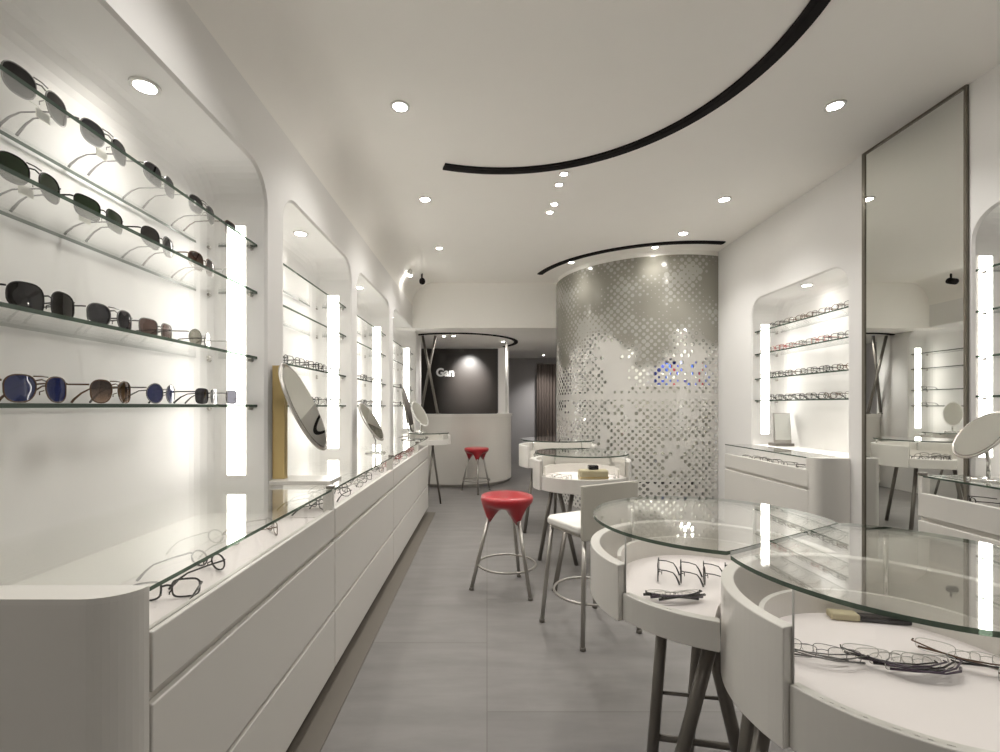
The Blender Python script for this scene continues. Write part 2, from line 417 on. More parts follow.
# shelving seen through the screen
cab = thing('storage_shelf', 'white storage shelves half seen through the dotted curved screen', 'shelf', (3.0, 8.2, 0))
c_ = MB()
for x in (2.15, 3.88): c_.box(x, x+.04, 8.05, 8.45, 0, 2.2)
c_.box(2.15, 3.92, 8.43, 8.46, 0, 2.2); c_.build('carcass', M['lacquer'], cab)
for z in (.05, .5, .95, 1.30, 1.68, 2.17): MB().box(2.19, 3.88, 8.05, 8.43, z, z+.03).build('shelf_board', M['lacquer'], cab)
cols = [(.02, .05, .42), (.30, .02, .04), (.03, .10, .5), (.05, .04, .25)]
bmats = [mat('file_box_%s' % nme, c, .5) for nme, c in zip(('blue', 'red', 'azure', 'indigo'), cols)]
bn = ('blue', 'red', 'bright blue', 'dark indigo')
for k in range(9):
    i = (0, 2, 1, 0, 3, 2, 0, 1, 2)[k]
    t = thing('file_box', '%s upright file box on the storage shelf behind the screen, %s in its row' % (bn[i], ('first', 'second', 'third', 'fourth', 'fifth', 'sixth', 'seventh', 'eighth', 'last')[k]), 'box', (3.02+.095*k, 8.12, 1.71), 0, 'file boxes on the shelf behind the screen')
    MB().box(2.98+.095*k, 3.065+.095*k, 8.08, 8.36, 1.711, 2.12-.03*(k % 3)).build('box_body', bmats[i], t)
    MB().box(3.00+.095*k, 3.045+.095*k, 8.076, 8.08, 1.80, 1.92).build('spine_label', M['tag'], t)

# ------------------------------------------------------------------ reception
desk = thing('reception_desk', 'curved white reception counter below the black feature panel', 'reception desk', (-.5, 8.75, 0))
MB().wallarc(-.55, 8.75, .88, 1.0, D(233), D(385), .05, 1.17, 60).build('desk_front', M['cab'], desk, smooth=False)
MB().wallarc(-.55, 8.75, .82, 1.02, D(233), D(385), 1.17, 1.215, 60).build('desk_top', M['lacquer'], desk)
MB().wallarc(-.55, 8.75, .86, .96, D(233), D(385), 0, .05, 60).build('kick_plate', M['steel'], desk)

def pole(label, p0, p1, r, m):
    t = thing('canopy_post', label, 'post', (p0[0], p0[1], p0[2]), 0)
    MB().tube([p0, p1], r, 12).build('tube', m, t)
    MB().lathe([(r*1.9, p0[2]), (r*1.9, p0[2]+.015)], p0[0], p0[1], 16).build('foot_plate', m, t)
pole('slanted bronze post on the reception desk, its foot leaning right', (-.82, 7.82, 1.216), (-1.06, 7.74, ZL-.012), .022, M['bronze'])
pole('slanted bronze post on the reception desk, its foot leaning left', (-1.12, 7.92, 1.216), (-.85, 7.75, ZL-.012), .022, M['bronze'])
pole('upright white post at the right end of the reception desk', (.36, 8.62, 1.216), (.36, 8.66, ZL-.012), .022, M['whitemetal'])

def track(label, cx, cy, R, a0, a1, z, wd=.085):
    t = thing('lighting_track', label, 'lighting track', (cx+R*math.cos(a0), cy+R*math.sin(a0), z-.014))
    MB().wallarc(cx, cy, R-wd/2, R+wd/2, a0, a1, z-.014, z+.0, 72).build('rail', M['black'], t)
    MB().wallarc(cx, cy, R-wd/5, R+wd/5, a0, a1, z-.017, z-.013, 72).build('channel', M['groove'] if False else M['black'], t)
track('wide black arc let into the ceiling over the aisle', .106, 2.27, 1.416, D(108), D(-50), ZC)
track('black arc in the ceiling following the curved dotted screen', 2.38, 6.98, 1.69, D(280), D(194), ZC, .075)
track('black arc in the low ceiling above reception', -.55, 8.60, 1.08, D(232), D(395), ZL, .07)
ct = thing('curtain', 'dark brown pleated curtain at the far back corridor', 'curtain', (1.5, 11.3, 0))
pl = []
for i in range(61):
    pl.append((1.20+.75*i/60, 11.32+.03*math.sin(i*PI/3)))
cp = pl+[(x, y+.02) for x, y in pl[::-1]]
MB().prism(cp, .02, 2.36).build('pleats', M['wood'], ct); MB().tube([(1.18, 11.34, 2.38), (1.97, 11.34, 2.38)], .012, 8).build('rail', M['steel'], ct)

# ------------------------------------------------------------------ lights
def downlight(x, y, z, label, group, r=.048, power=1.0, tilt=None, mk_light=True):
    t = thing('downlight', label, 'downlight', (x, y, z-.006), 0, group)
    MB().wallarc(x, y, r*.82, r*1.12, 0, 2*PI, z-.008, z+.0, 28).build('trim_ring', M['whitemetal'], t)
    MB().lathe([(r*.80, z-.004), (r*.5, z-.0045)], x, y, 24).build('lamp_lens', M['lampglow'], t)
    if mk_light:
        ld = bpy.data.lights.new('downlight_beam', 'SPOT'); ld.energy = SPOT*power; ld.spot_size = D(118); ld.spot_blend = .9; ld.shadow_soft_size = .05; ld.color = (1, .97, .93)
        lo = bpy.data.objects.new('downlight_beam', ld); C.objects.link(lo); lo.location = Vector((x, y, z-.03))*S
    return t
G1 = 'round downlights in the main ceiling'
for x, y, l in ((-.536, 2.898, 'round downlight in the ceiling, nearest of the row along the left cove'), (-.554, 4.20, 'round downlight in the ceiling, middle of the row along the left cove'),
                (-.56, 5.50, 'round downlight in the ceiling, farthest of the row along the left cove'),
                (2.14, 2.89, 'round downlight in the ceiling above the tall wall mirror'), (2.12, 4.20, 'round downlight in the ceiling before the right shelving niche'),
                (2.10, 5.03, 'round downlight just outside the black arc by the dotted screen'),
                (1.08, 6.04, 'small downlight between black arc and dotted screen, left one'), (1.955, 5.47, 'small downlight between black arc and dotted screen, right one')):
    downlight(x, y, ZC, l, G1, .052 if y < 5.2 else .04, 1.0 if 'small' not in l else .22)
for x, y, l in ((.612, 3.74, 'upper lamp of the first twin spot behind the wide arc'), (.60, 3.92, 'lower lamp of the first twin spot behind the wide arc'),
                (.615, 4.30, 'upper lamp of the second twin spot behind the wide arc'), (.598, 4.48, 'lower lamp of the second twin spot behind the wide arc')):
    downlight(x, y, ZC, l, 'twin ceiling spots', .034, .5)
for x, y in ((-.55, 1.5), (2.1, 1.5), (.75, 1.3), (-.5, -1.2), (1.9, -1.0), (.8, 5.3)):     # added beams without fixtures: unseen grid over and behind the camera, one mid-ceiling
    ld = bpy.data.lights.new('downlight_beam', 'SPOT'); ld.energy = SPOT; ld.spot_size = D(118); ld.spot_blend = .9; ld.shadow_soft_size = .05; ld.color = (1, .97, .93)
    lo = bpy.data.objects.new('downlight_beam', ld); C.objects.link(lo); lo.location = Vector((x, y, ZC-.03))*S
NG = 'downlights in the niche ceilings'
for x, y, z, l in ((-1.256, 1.726, ZN-.012, 'bright downlight in the top of the nearest left niche'), (-1.27, 3.2, ZN-.012, 'downlight in the top of the second left niche'),
                   (-1.27, 4.66, ZN-.012, 'downlight in the top of the third left niche'), (-1.27, 6.2, ZN-.012, 'downlight in the top of the farthest left niche'),
                   (2.90, 4.26, 2.46-.012, 'downlight in the top of the right niche beside the screen'), (2.90, 1.9, 2.46-.012, 'downlight in the niche at the right edge')):
    downlight(x, y, z, l, NG, .045, .28)
for x, y, l in ((-.72, 7.85, 'left lamp of the spot pair over reception'), (-.56, 7.83, 'right lamp of the spot pair over reception'), (.30, 8.5, 'downlight over the right end of reception'), (1.30, 10.8, 'downlight before the brown curtain')):
    downlight(x, y, ZL, l, 'downlights in the low rear ceiling', .035, .45 if y < 9 else 1.8)
# added lamp without a fixture, for the bright spot on the black panel
ld = bpy.data.lights.new('added_panel_wash', 'SPOT'); ld.energy = 42; ld.spot_size = D(62); ld.spot_blend = 1; ld.shadow_soft_size = .04; ld.color = (1, .97, .93)
lo = bpy.data.objects.new('added_panel_wash', ld); C.objects.link(lo); lo.location = Vector((-.36, 8.7, ZL-.05))*S; lo.rotation_euler = (D(51), 0, 0)
for (x, y, z, e) in ((3.1, 7.2, ZL-.1, 11),):
    ld = bpy.data.lights.new('room_lamp', 'POINT'); ld.energy = e; ld.shadow_soft_size = .1; ld.color = (1, .95, .88)
    lo = bpy.data.objects.new('room_lamp', ld); C.objects.link(lo); lo.location = Vector((x, y, z))*S

def light_strip(x0, x1, y, z0, z1, d, label, group):
    """vertical lamp on a niche side panel; d = direction it faces along Y"""
    t = thing('strip_light', label, 'strip light', ((x0+x1)/2, y, z0), 0, group)
    MB().box(x0, x1, y, y+d*.006, z0, z1).build('diffuser', M['strip'], t)
    MB().box(x0-.006, x1+.006, y, y+d*.003, z0-.006, z1+.006).build('housing', M['whitemetal'], t)
names = ('nearest', 'second', 'third', 'farthest')
for i, (y0, y1) in enumerate(NL):
    light_strip(-1.315, -1.225, y1-.0145, 1.0, 2.26, -1, 'vertical white light strip at the far side of the %s left niche' % names[i], 'strip lights in the niches')
    if i: light_strip(-1.315, -1.225, y0+.0145, 1.0, 2.26, 1, 'vertical white light strip at the near side of the %s left niche' % names[i], 'strip lights in the niches')
light_strip(2.865, 2.95, 4.93-.0145, 1.06, 2.2, -1, 'vertical white light strip in the right niche beside the screen', 'strip lights in the niches')
light_strip(2.865, 2.95, 3.6+.0145, 1.06, 2.2, 1, 'vertical light strip at the near side of the right niche by the screen', 'strip lights in the niches')
light_strip(2.795, 2.87, 2.688-.0145, 1.06, 2.2, -1, 'vertical white light strip in the niche at the right edge', 'strip lights in the niches')

# security camera under the bulkhead and small wall spot
t = thing('security_camera', 'small dark security camera hanging at the end of the left cove', 'camera', (-.90, 6.5, ZC))
MB().tube([(-.90, 6.5, ZC-.0), (-.90, 6.5, ZC-.10)], .012, 8).build('mount', M['black'], t)
MB().tube([(-.90, 6.53, ZC-.11), (-.885, 6.42, ZC-.15)], .042, 14).build('camera_body', M['black'], t)
t = thing('wall_spotlight', 'tiny round spotlight on the cove near the security camera', 'spotlight', (-1.0, 6.1, 3.09))
MB().lathe([(.012, 3.04), (.032, 3.05), (.032, 3.10), (.015, 3.125)], -1.0, 6.1, 16).build('lamp_head', M['whitemetal'], t)
MB().lathe([(.028, 3.036), (.02, 3.0395)], -1.0, 6.1, 16).build('lamp_lens', M['lampglow'], t)

# ------------------------------------------------------------------ eyewear
def outline(style, a, b, n=28):
    pts = []
    for i in range(n):
        t = 2*PI*i/n; c, s_ = math.cos(t), math.sin(t)
        if style == 'round': e = 2.0
        elif style == 'rect': e = 3.6
        elif style == 'wrap': e = 2.8
        else: e = 2.5
        x = a*math.copysign(abs(c)**(2/e), c); z = b*math.copysign(abs(s_)**(2/e), s_)
        if style == 'aviator': x *= 1.0-.16*(.5-z/(2*b)); x += .10*a*(z/b < 0)*abs(z/b)
        if style == 'wrap': z *= 1-.18*(x/a) if z < 0 else 1-.05*(x/a)
        if style == 'rect': x *= 1-.07*(.5-z/(2*b))
        pts.append((x, z))
    return pts
def glasses_geo(style='aviator', wd=.142, h=.046, fold=False, rim=.0016, templ=.135, wrap=1.15, trad=None, bow=.014):
    """returns MBs: frame, lens pair, temples; faces -Y, stands on z=0; metres / S"""
    k = 1/S; gap = .018*k; W = wd*k; a = (W-gap)/4-.002*k; b = h*k/2; r = rim*k; cz = b+r
    curve = lambda x: (wrap/k)*x*x*1.0
    F = MB(); Ls = []; 
    for sg in (-1, 1):
        ol = outline(style, a, b); cxp = sg*(a+gap/2)
        pts = [(cxp+sg*x, curve(cxp+sg*x), cz+z) for x, z in ol]
        F.tube(pts, r, 6, closed=True)
        l = MB(); n = len(pts); cc = (cxp, curve(cxp), cz)
        th = .0012*k
        l.add(pts+[cc], [(i, (i+1) % n, n) for i in range(n)], 0, True)
        l.add([(p[0], p[1]+th, p[2]) for p in pts+[cc]], [((i+1) % n, i, n) for i in range(n)], 0, True)
        Ls.append(l)
        for q in (0,):   # nose pad
            F.tube([(sg*(gap/2+.001*k), curve(gap/2)+.002*k, cz-.1*b), (sg*(gap/2-.001*k), .010*k, cz-.2*b), (sg*(gap/2-.001*k), .010*k, cz-.45*b)], r*.8, 5)
    zt_ = cz+b*(.72 if style == 'aviator' else .45)
    F.tube([(-gap*.62, curve(gap*.6), zt_-.1*b), (0, -.001*k, zt_), (gap*.62, curve(gap*.6), zt_-.1*b)], r*1.1, 6)
    if style == 'aviator': F.tube([(-gap*.95, curve(gap*.9), cz+b*.93), (0, -.001*k, cz+b*.96), (gap*.95, curve(gap*.9), cz+b*.93)], r*1.0, 6)
    T = []; rr0 = r; r = (trad or rim)*k
    for sg in (-1, 1):
        xh = sg*(W/2); yh = curve(W/2); zh = cz+b*.55
        t = MB(); tl = templ*k
        if not fold:
            t.tube([(xh-sg*.004*k, yh-.001*k, zh), (xh, yh+.004*k, zh), (xh*1.0, yh+tl*.35, zh), (xh*.97, yh+tl*.68, zh-.1*zh), (xh*.93, yh+tl*.82, zh*.62), (xh*.90, yh+tl*.93, zh*.25), (xh*.90, yh+tl*.97, r*1.6)],
                   [r*1.1, r*1.1, r, r, r*1.3, r*1.7, r*1.6], 6)
        else:
            yy = yh+(.006+.005*(sg > 0))*k
            t.tube([(xh-sg*.002*k, yh, zh), (xh, yy, zh), (xh-sg*tl*.25, yy+.72*bow*k, zh), (xh-sg*tl*.5, yy+bow*k, zh*.95), (xh-sg*tl*.75, yy+.72*bow*k, zh*.85), (xh-sg*tl*.93, yy+.000*k, zh*.45)], [r, r, r, r, r*1.4, r*1.6], 6)
        T.append(t)
    return F, Ls, T
def eyewear(name, cat, label, style, loc, rotz, fmat, lmat, tmat=None, group=None, fold=False, rot=None, **k):
    t = thing(name, label, cat, loc, rotz, group)
    if rot: t.rotation_euler = rot
    F, Ls, T = glasses_geo(style, fold=fold, **k)
    F.build('frame', fmat, t, local=True, smooth=True)
    for l in Ls: l.build('lens', lmat, t, local=True, smooth=True)
    for p in T: p.build('temple', tmat or fmat, t, local=True, smooth=True)
    return t

# ------------------------------------------------------------------ glass shelves
ZS = [1.357, 1.60, 1.93, 2.168]
def shelf(y0, y1, z, xf, xb, label, group):
    t = thing('glass_shelf', label, 'shelf', ((xf+xb)/2, (y0+y1)/2, z-.012), 0, group)
    x0, x1 = min(xf, xb), max(xf, xb)
    m_ = MB(); m_.add([(x0, y0, z), (x1, y0, z), (x1, y1, z), (x0, y1, z)], [(0, 1, 2, 3)], 0)
    m_.add([(x0, y0, z-.012), (x1, y0, z-.012), (x1, y1, z-.012), (x0, y1, z-.012)], [(3, 2, 1, 0)], 0)
    for a, b in (((x0, y0), (x1, y0)), ((x1, y0), (x1, y1)), ((x1, y1), (x0, y1)), ((x0, y1), (x0, y0))):
        m_.add([(*a, z-.012), (*b, z-.012), (*b, z), (*a, z)], [(0, 1, 2, 3)], 1)
    m_.build('glass_pane', [M['glass'], M['gedge']], t)
    for x in (xf+(xb-xf)*.10, xf+(xb-xf)*.85):
        for y, d in ((y0, 1), (y1, -1)):
            MB().tube([(x, y-d*.001, z-.020), (x, y+d*.028, z-.020)], .0075, 8).build('shelf_pin', M['steel'], t)
rows = ('lowest', 'second lowest', 'third', 'top')
for i, (y0, y1) in enumerate(NL):
    for j, z in enumerate(ZS):
        shelf(y0+.016, y1-.016, z, -1.165, -1.44, '%s glass shelf of the %s left niche' % (rows[j], names[i]), 'glass shelves in the left niches')
ZR = [1.41, 1.635, 1.89, 2.125]
for (y0, y1), nm in ((NR[1], 'right niche beside the dotted screen'), (NR[0], 'niche at the right edge')):
    for j, z in enumerate(ZR):
        if nm.startswith('niche') and j == 3: pass
        shelf(y0+.016, y1-.016, z, 2.80 if y0 > 3 else 2.778, 3.06, '%s glass shelf of the %s' % (rows[j], nm), 'glass shelves in the right niches')

# sunglasses, nearest left niche
SH = [
 (3, [(1.235, 'aviator', 'greyf', 'lens_dark', 'large dark round-cornered sunglasses at the near end of the top shelf'),
      (1.475, 'aviator', 'greyf', 'lens_grey', 'grey sunglasses with a dangling tag, second on the top shelf'),
      (1.745, 'wrap', 'greyf', 'lens_grey', 'grey narrow sunglasses in the middle of the top shelf'),
      (1.985, 'aviator', 'greyf', 'lens_dark', 'small dark sunglasses fourth along the top shelf'),
      (2.24, 'rect', 'brownf', 'lens_dark', 'dark brown sunglasses at the far end of the top shelf')]),
 (2, [(1.215, 'aviator', 'dark', 'lens_green', 'dark green sunglasses at the near end of the third shelf'),
      (1.455, 'rect', 'dark', 'lens_green', 'squarish dark green sunglasses second on the third shelf'),
      (1.735, 'wrap', 'dark', 'lens_dark', 'black wraparound sunglasses in the middle of the third shelf'),
      (1.985, 'wrap', 'brownf', 'lens_brown', 'brown wraparound sunglasses fourth on the third shelf'),
      (2.22, 'round', 'clearf', 'lens_clear', 'clear round-lensed glasses at the far end of the third shelf')]),
 (1, [(1.255, 'wrap', 'dark', 'lens_dark', 'big black semi-rimmed sunglasses at the near end of the second shelf'),
      (1.50, 'aviator', 'greyf', 'lens_grey', 'grey aviator sunglasses second on the second lowest shelf'),
      (1.725, 'rect', 'greyf', 'lens_mauve', 'mauve-brown tinted sunglasses in the middle of the second lowest shelf'),
      (1.975, 'round', 'greyf', 'lens_pale', 'pale grey round sunglasses fourth on the second lowest shelf'),
      (2.26, 'round', 'clearf', 'lens_clear', 'nearly clear rimless glasses before the light strip, second lowest shelf')]),
 (0, [(1.235, 'aviator', 'brownf', 'lens_blue', 'navy blue mirrored aviator sunglasses, near end of the lowest shelf'),
      (1.505, 'aviator', 'brownf', 'lens_brown', 'brown gradient aviator sunglasses on the lowest shelf'),
      (1.755, 'round', 'greyf', 'lens_blue', 'small round blue mirrored sunglasses on the lowest shelf'),
      (2.02, 'rect', 'dark', 'lens_grey', 'olive-grey squarish sunglasses fourth on the lowest shelf'),
      (2.25, 'rect', 'greyf', 'lens_grey', 'smoke grey sunglasses at the far end of the lowest shelf')]),
]
for j, items in SH:
    for q, (y, st, fm, lm, lb) in enumerate(items):
        big = (j == 3 and q == 0) or (j == 1 and q == 0)
        eyewear('sunglasses', 'sunglasses', lb, st, (-1.238, y*(1.022 if y < 1.9 else 1.038)+max(0, .045-.06*(y-1.2)), ZS[j]+.001), PI/2+D(random.uniform(2, 9)), M[fm], M[lm], group='sunglasses in the nearest left niche',
                wd=.168 if big else .160, h=.060 if big else (.056 if st != 'rect' else .050), rim=.0011 if 'clear' in lm or 'pale' in lm else .0015, templ=.146, wrap=1.6, trad=.0019)
# paper tags hanging from temples
for (y, zz, l) in ((1.35, ZS[3], 'cream price tag by the first sunglasses of the top shelf'), (1.555, ZS[3], 'cream price tag by the second sunglasses of the top shelf'),
                     (1.30, ZS[2], 'cream price tag by the green sunglasses at the near end of the third shelf'), (1.49, ZS[2], 'cream price tag by the squarish green sunglasses')):
    x = -1.275
    t = thing('price_tag', l, 'tag', (x, y, zz+.001), 0, 'paper price tags on the sunglasses')
    MB().box(x-.0015, x+.0015, y-.021, y+.021, zz+.001, zz+.026).build('card', M['tag'], t)
    MB().tube([(x, y, zz+.025), (x-.01, y-.01, zz+.04), (x-.02, y-.02, zz+.045)], .001, 5).build('string', M['tag'], t)

# small optical frames on the other shelves (one mesh each)
def tiny(style, m, fold=False, **k):
    F, Ls, T = glasses_geo(style, fold=fold, **k)
    a = MB()
    for p in [F]+T: a.add(p.v, p.f, 0, True)
    for l in Ls: a.add(l.v, l.f, 1, True)
    o = a.build('eyeglasses', [m, M['lens_clear']], None, smooth=False)
    o.location = (0, 0, 0); return o
def mk_protos(ms, **k):
    out = []
    for st, mm in ms: out.append(tiny(st, M[mm], **k))
    return out
PRO = mk_protos((('rect', 'dark'), ('round', 'brownf'), ('rect', 'greyf'), ('aviator', 'dark'), ('rect', 'redf'), ('round', 'clearf')), rim=.0019, h=.038)
NAMEC = ('black rectangular', 'brown round', 'grey metal', 'black pilot-shaped', 'red', 'clear')
used = set()
def put(k, loc, rot, label, group):
    o = PRO[k]
    if k in used: o = o.copy(); C.objects.link(o)
    used.add(k); o.location = Vector(loc)*S; o.rotation_euler = rot
    tag(o, label, 'eyeglasses', group); return o
rr_ = random.Random(5)
for j, z in enumerate(ZR):
    for q in range(8):
        y = 3.74+q*.150+rr_.uniform(-.01, .01); k = rr_.choice([0, 0, 2, 3, 1]) if j < 2 else rr_.choice([0, 1, 2, 2, 1, 3])
        if j == 2 and q in (2, 5, 6): k = 4
        put(k, (2.84, y, z+.001), (0, 0, -PI/2+rr_.uniform(-.1, .1)), '%s eyeglasses on the %s shelf beside the dotted screen' % (NAMEC[k], rows[j]), '%s frames on the %s shelf of the right niche' % (NAMEC[k], rows[j]))
for j, z in enumerate(ZR[1:], 1):
    for q in range(3):
        y = 2.50-q*.19; k = rr_.choice([0, 2])
        put(k, (2.84, y, z+.001), (0, 0, -PI/2), '%s eyeglasses on the %s shelf at the right edge' % (NAMEC[k], rows[j]), '%s frames on the %s shelf at the right edge' % (NAMEC[k], rows[j]))
for i, js, n_ in ((1, (0, 1), 7), (2, (0, 1), 4), (3, (0, 1), 3)):
    y0, y1 = NL[i]
    for j in js:
        for q in range(n_):
            if i == 1 and j == 0 and q < 2: continue
            y = y0+.16+q*(y1-y0-.32)/(n_-1)+rr_.uniform(-.01, .01); k = rr_.choice([0, 2, 3, 5])
            put(k, (-1.19, y, ZS[j]+.001), (0, 0, PI/2+rr_.uniform(-.1, .1)), '%s eyeglasses on the %s shelf of the %s left niche' % (NAMEC[k], rows[j], names[i]), '%s frames on the %s shelf, %s left niche' % (NAMEC[k], rows[j], names[i]))

# ------------------------------------------------------------------ wall counters
ZG, ZW, ZT = .95, .85, .80      # glass top, front wall top, tray
XF = -.74
def glass_slab(poly, z0, z1, parent, name='glass_top', top='tglass', skip=()):
    n = len(poly); m_ = MB()
    m_.add([(x, y, z1) for x, y in poly], [tuple(range(n))], 0); m_.add([(x, y, z0) for x, y in poly], [tuple(range(n-1, -1, -1))], 0)
    m_.add([(x, y, z0) for x, y in poly]+[(x, y, z1) for x, y in poly], [(i, (i+1) % n, (i+1) % n+n, i+n) for i in range(n) if i not in skip], 1)
    return m_.build(name, [M[top], M['gedge']], parent)
def counter(y0, y1, xf, s, label, post=True, endpost=False, xw=None, drawers=True):
    """wall counter: front at xf, wall side in direction s"""
    xw = xw if xw is not None else (XL if s < 0 else XR)
    t = thing('display_counter', label, 'counter', (xf+s*.2, (y0+y1)/2, 0), 0, 'white display counters along the walls')
    xi = xf+s*.02
    MB().box(xi, xw-s*.004, y0, y1, .08, ZT).build('body', M['cab'], t)
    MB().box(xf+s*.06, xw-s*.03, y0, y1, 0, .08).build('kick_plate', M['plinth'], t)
    MB().box(xf, xi+s*.012, y0+.003, y1-.003, .715, ZW).build('front_rail', M['cab'], t, bevel=.004)
    if drawers:
        MB().box(xf, xi, y0+.002, y1-.002, .365, .690).build('drawer', M['cab'], t, bevel=.005)
        MB().box(xf, xi, y0+.002, y1-.002, .075, .350).build('drawer', M['cab'], t, bevel=.005)
    MB().box(xi+s*.013, xw-s*.005, y0+.004, y1-.004, ZT, ZT+.006).build('tray', M['tray'], t)
    for ya, yb, on in ((y0, y0+.028, endpost), (y1-.028, y1, post)):
        if on: MB().box(xf+s*.002, xf+s*.05, ya, yb, ZT+.006, ZG-.003).build('corner_post', M['lacquer'], t, bevel=.004)
    xg = xf+s*.006
    glass_slab([(xg, y0+.002), (xg, y1-.002), (xw+s*(.30), y1-.002), (xw+s*.30, y0+.002)] if False else [(xg, y0+.002), (xg, y1-.002), (xw-s*.003, y1-.002), (xw-s*.003, y0+.002)], ZG-.010, ZG, t, skip=(1, 2, 3) if s < 0 else ())
    MB().box(xf+s*.012, xf+s*.016, y0+.03*endpost, y1-.03*post, ZW, ZG-.010).build('front_pane', M['pane'], t)
    if post: MB().box(xf-s*.004, xf+s*.035, y1-.03, y1+.0, ZG+.0005, ZG+.016).build('corner_clip', M['bronze'], t, bevel=.004)
    return t
cl = ('nearest display counter of the left wall, glass-topped, under the sunglasses niche', 'second display counter of the left wall, after the large oval mirror',
      'third display counter of the left wall with a pinkish frame in its tray', 'farthest display counter of the left wall')
ys = [1.035, 2.29, 3.72, 5.10, 5.93]
for i in range(4): counter(ys[i]+.002, ys[i+1]-.002, XF, -1, cl[i])
# niche floors behind the counters: glass shelf over a white base
for i, (y0, y1) in enumerate(NL):
    b = struct('trim_%d' % (4+i), MB().box(XL-.001, XL-.328, y0+.002, y1-.002, .74, .806), M['niche'])
    g = thing('niche_base_glass', 'glass sheet covering the floor of the %s left niche' % names[i], 'glass sheet', (-1.28, (y0+y1)/2, .94), 0, 'glass sheets on the niche floors')
    glass_slab([(XL-.002, y0+.018), (XL-.002, y1-.018), (XL-.318, y1-.018), (XL-.318, y0+.018)], .94, .95, g, 'sheet', skip=(0, 1, 2, 3))
# near end panel with rounded corner
ep = thing('end_panel', 'rounded white end panel closing the nearest left counter', 'counter end', (-.95, 1.0, 0))
r = .09
poly = [(-1.115, 1.03), (-1.115, .955)]+[(XF-r+r*math.sin(PI/2*i/10), .955+.072-.072*math.cos(PI/2*i/10)) for i in range(11)]+[(XF, 1.03)]
MB().prism(poly, 0, .945).build('panel', M['cab'], ep)
MB().prism([(x, y) for x, y in poly], .945, .957).build('top_cap', M['lacquer'], ep)

# right counters
counter(3.66, 4.95, 2.50, 1, 'display counter under the right niche beside the dotted screen', post=False, endpost=True)
ce = thing('counter_end', 'plain rounded white end block of the right counter by the mirror', 'counter end', (2.6, 3.7, 0))
poly = [(XR-.004, 3.58), (XR-.004, 3.656), (2.50, 3.656), (2.50, 3.64)]+[(2.50+.06-.06*math.cos(PI/2*i/8), 3.64-.06*math.sin(PI/2*i/8)) for i in range(1, 9)]
MB().prism(poly, 0, ZG).build('block', M['lacquer'], ce)
counter(1.2, 2.73, 2.50, 1, 'display counter at the right edge holding the oval mirror', post=True)
for i, (y0, y1) in enumerate(NR):
    struct('trim_%d' % (8+i), MB().box(XR+.001, XR+.328, y0+.002, y1-.002, .86, .949), M['niche'])

# tall wall mirror
t = thing('wall_mirror', 'tall floor-to-ceiling mirror in a thin bronze frame on the right wall', 'mirror', (XR-.02, 3.0, 0))
MB().box(XR-.012, XR-.006, 2.715, 3.425, .02, 3.18).build('mirror_glass', M['mirror'], t)
f = MB()
f.box(XR-.018, XR-.002, 3.425, 3.452, .0, 3.198); f.box(XR-.018, XR-.002, 2.700, 2.715, 0, 3.198); f.box(XR-.018, XR-.002, 2.715, 3.425, 3.18, 3.198); f.box(XR-.018, XR-.002, 2.715, 3.425, 0, .02)
f.build('mirror_frame', mat('mirror_frame_bronze', (.17, .155, .125), .35, metal=.5), t)

# ------------------------------------------------------------------ table mirrors
def oval_mirror(base, centre, N, major, minor, label, plate=None, rim='gold', stem=True):
    """disc mirror of axes major/minor facing N on a small stand"""
    t = thing('table_mirror', label, 'mirror', base, 0, 'oval counter mirrors')
    N = Vector(N).normalized(); u = Vector((0, 0, 1))-N*N.z; u.normalize(); v = N.cross(u); c = Vector(centre)
    def ring(k, off): return [c+u*(major*k*math.cos(2*PI*i/40))+v*(minor*k*math.sin(2*PI*i/40))+N*off for i in range(40)]
    m_ = MB(); A, B = ring(.93, .009), ring(.93, .004); m_.add(A, [tuple(range(40))]); m_.add(B, [tuple(range(39, -1, -1))]); m_.add(A+B, [(i, 40+i, 40+(i+1) % 40, (i+1) % 40) for i in range(40)])
    m_.build('mirror_glass', M['mirror'], t)
    h = MB(); A, B = ring(1, .0035), ring(1, -.008); h.add(A, [tuple(range(40))]); h.add(B, [tuple(range(39, -1, -1))]); h.add(A+B, [(i, 40+i, 40+(i+1) % 40, (i+1) % 40) for i in range(40)])
    h.tube(ring(1, .002), .006, 8, closed=True)
    h.build('rim', M[rim], t, smooth=True)
    bx, by, bz = base
    if stem:
        MB().tube([(bx, by, bz+.012), (bx, by, bz+.10), c-N*.03-Vector((0, 0, .02)), c-N*.008], .009, 8).build('stem', M['chrome'], t)
        MB().lathe([(.085, bz+.0), (.085, bz+.010), (.02, bz+.018)], bx, by, 28).build('base', M['chrome'], t)
    return t
Nl = (.905, .022, .42)
t = oval_mirror((-.97, 2.46, ZG+.001), (-.955, 2.45, 1.345), Nl, .245, .17, 'large tilted oval mirror with a gold back plate on the left counter', rim='steel', stem=False)
MB().box(-1.10, -.79, 2.37, 2.56, ZG+.001, ZG+.022).build('base', M['lacquer'], t, bevel=.004)
MB().box(-1.112, -1.05, 2.435, 2.475, ZG+.022, 1.56).build('back_plate', M['gold'], t)
MB().tube([(-1.06, 2.455, ZG+.02), (-1.06, 2.455, ZG+.13)], .010, 8).build('clamp', M['bronze'], t)
MB().tube([(-1.055, 2.455, 1.45), (-.985, 2.452, 1.40)], .010, 8).build('arm', M['gold'], t)
oval_mirror((-.95, 4.0, ZG+.001), (-.985, 4.0, 1.215), (.80, -.25, .55), .185, .095, 'smaller tilted oval mirror on the third stretch of left counter', rim='steel')
oval_mirror((-.93, 5.55, ZG+.001), (-.945, 5.62, 1.30), (.97, -.02, .22), .27, .16, 'dark-backed oval mirror near the far end of the left counter', rim='bronze')
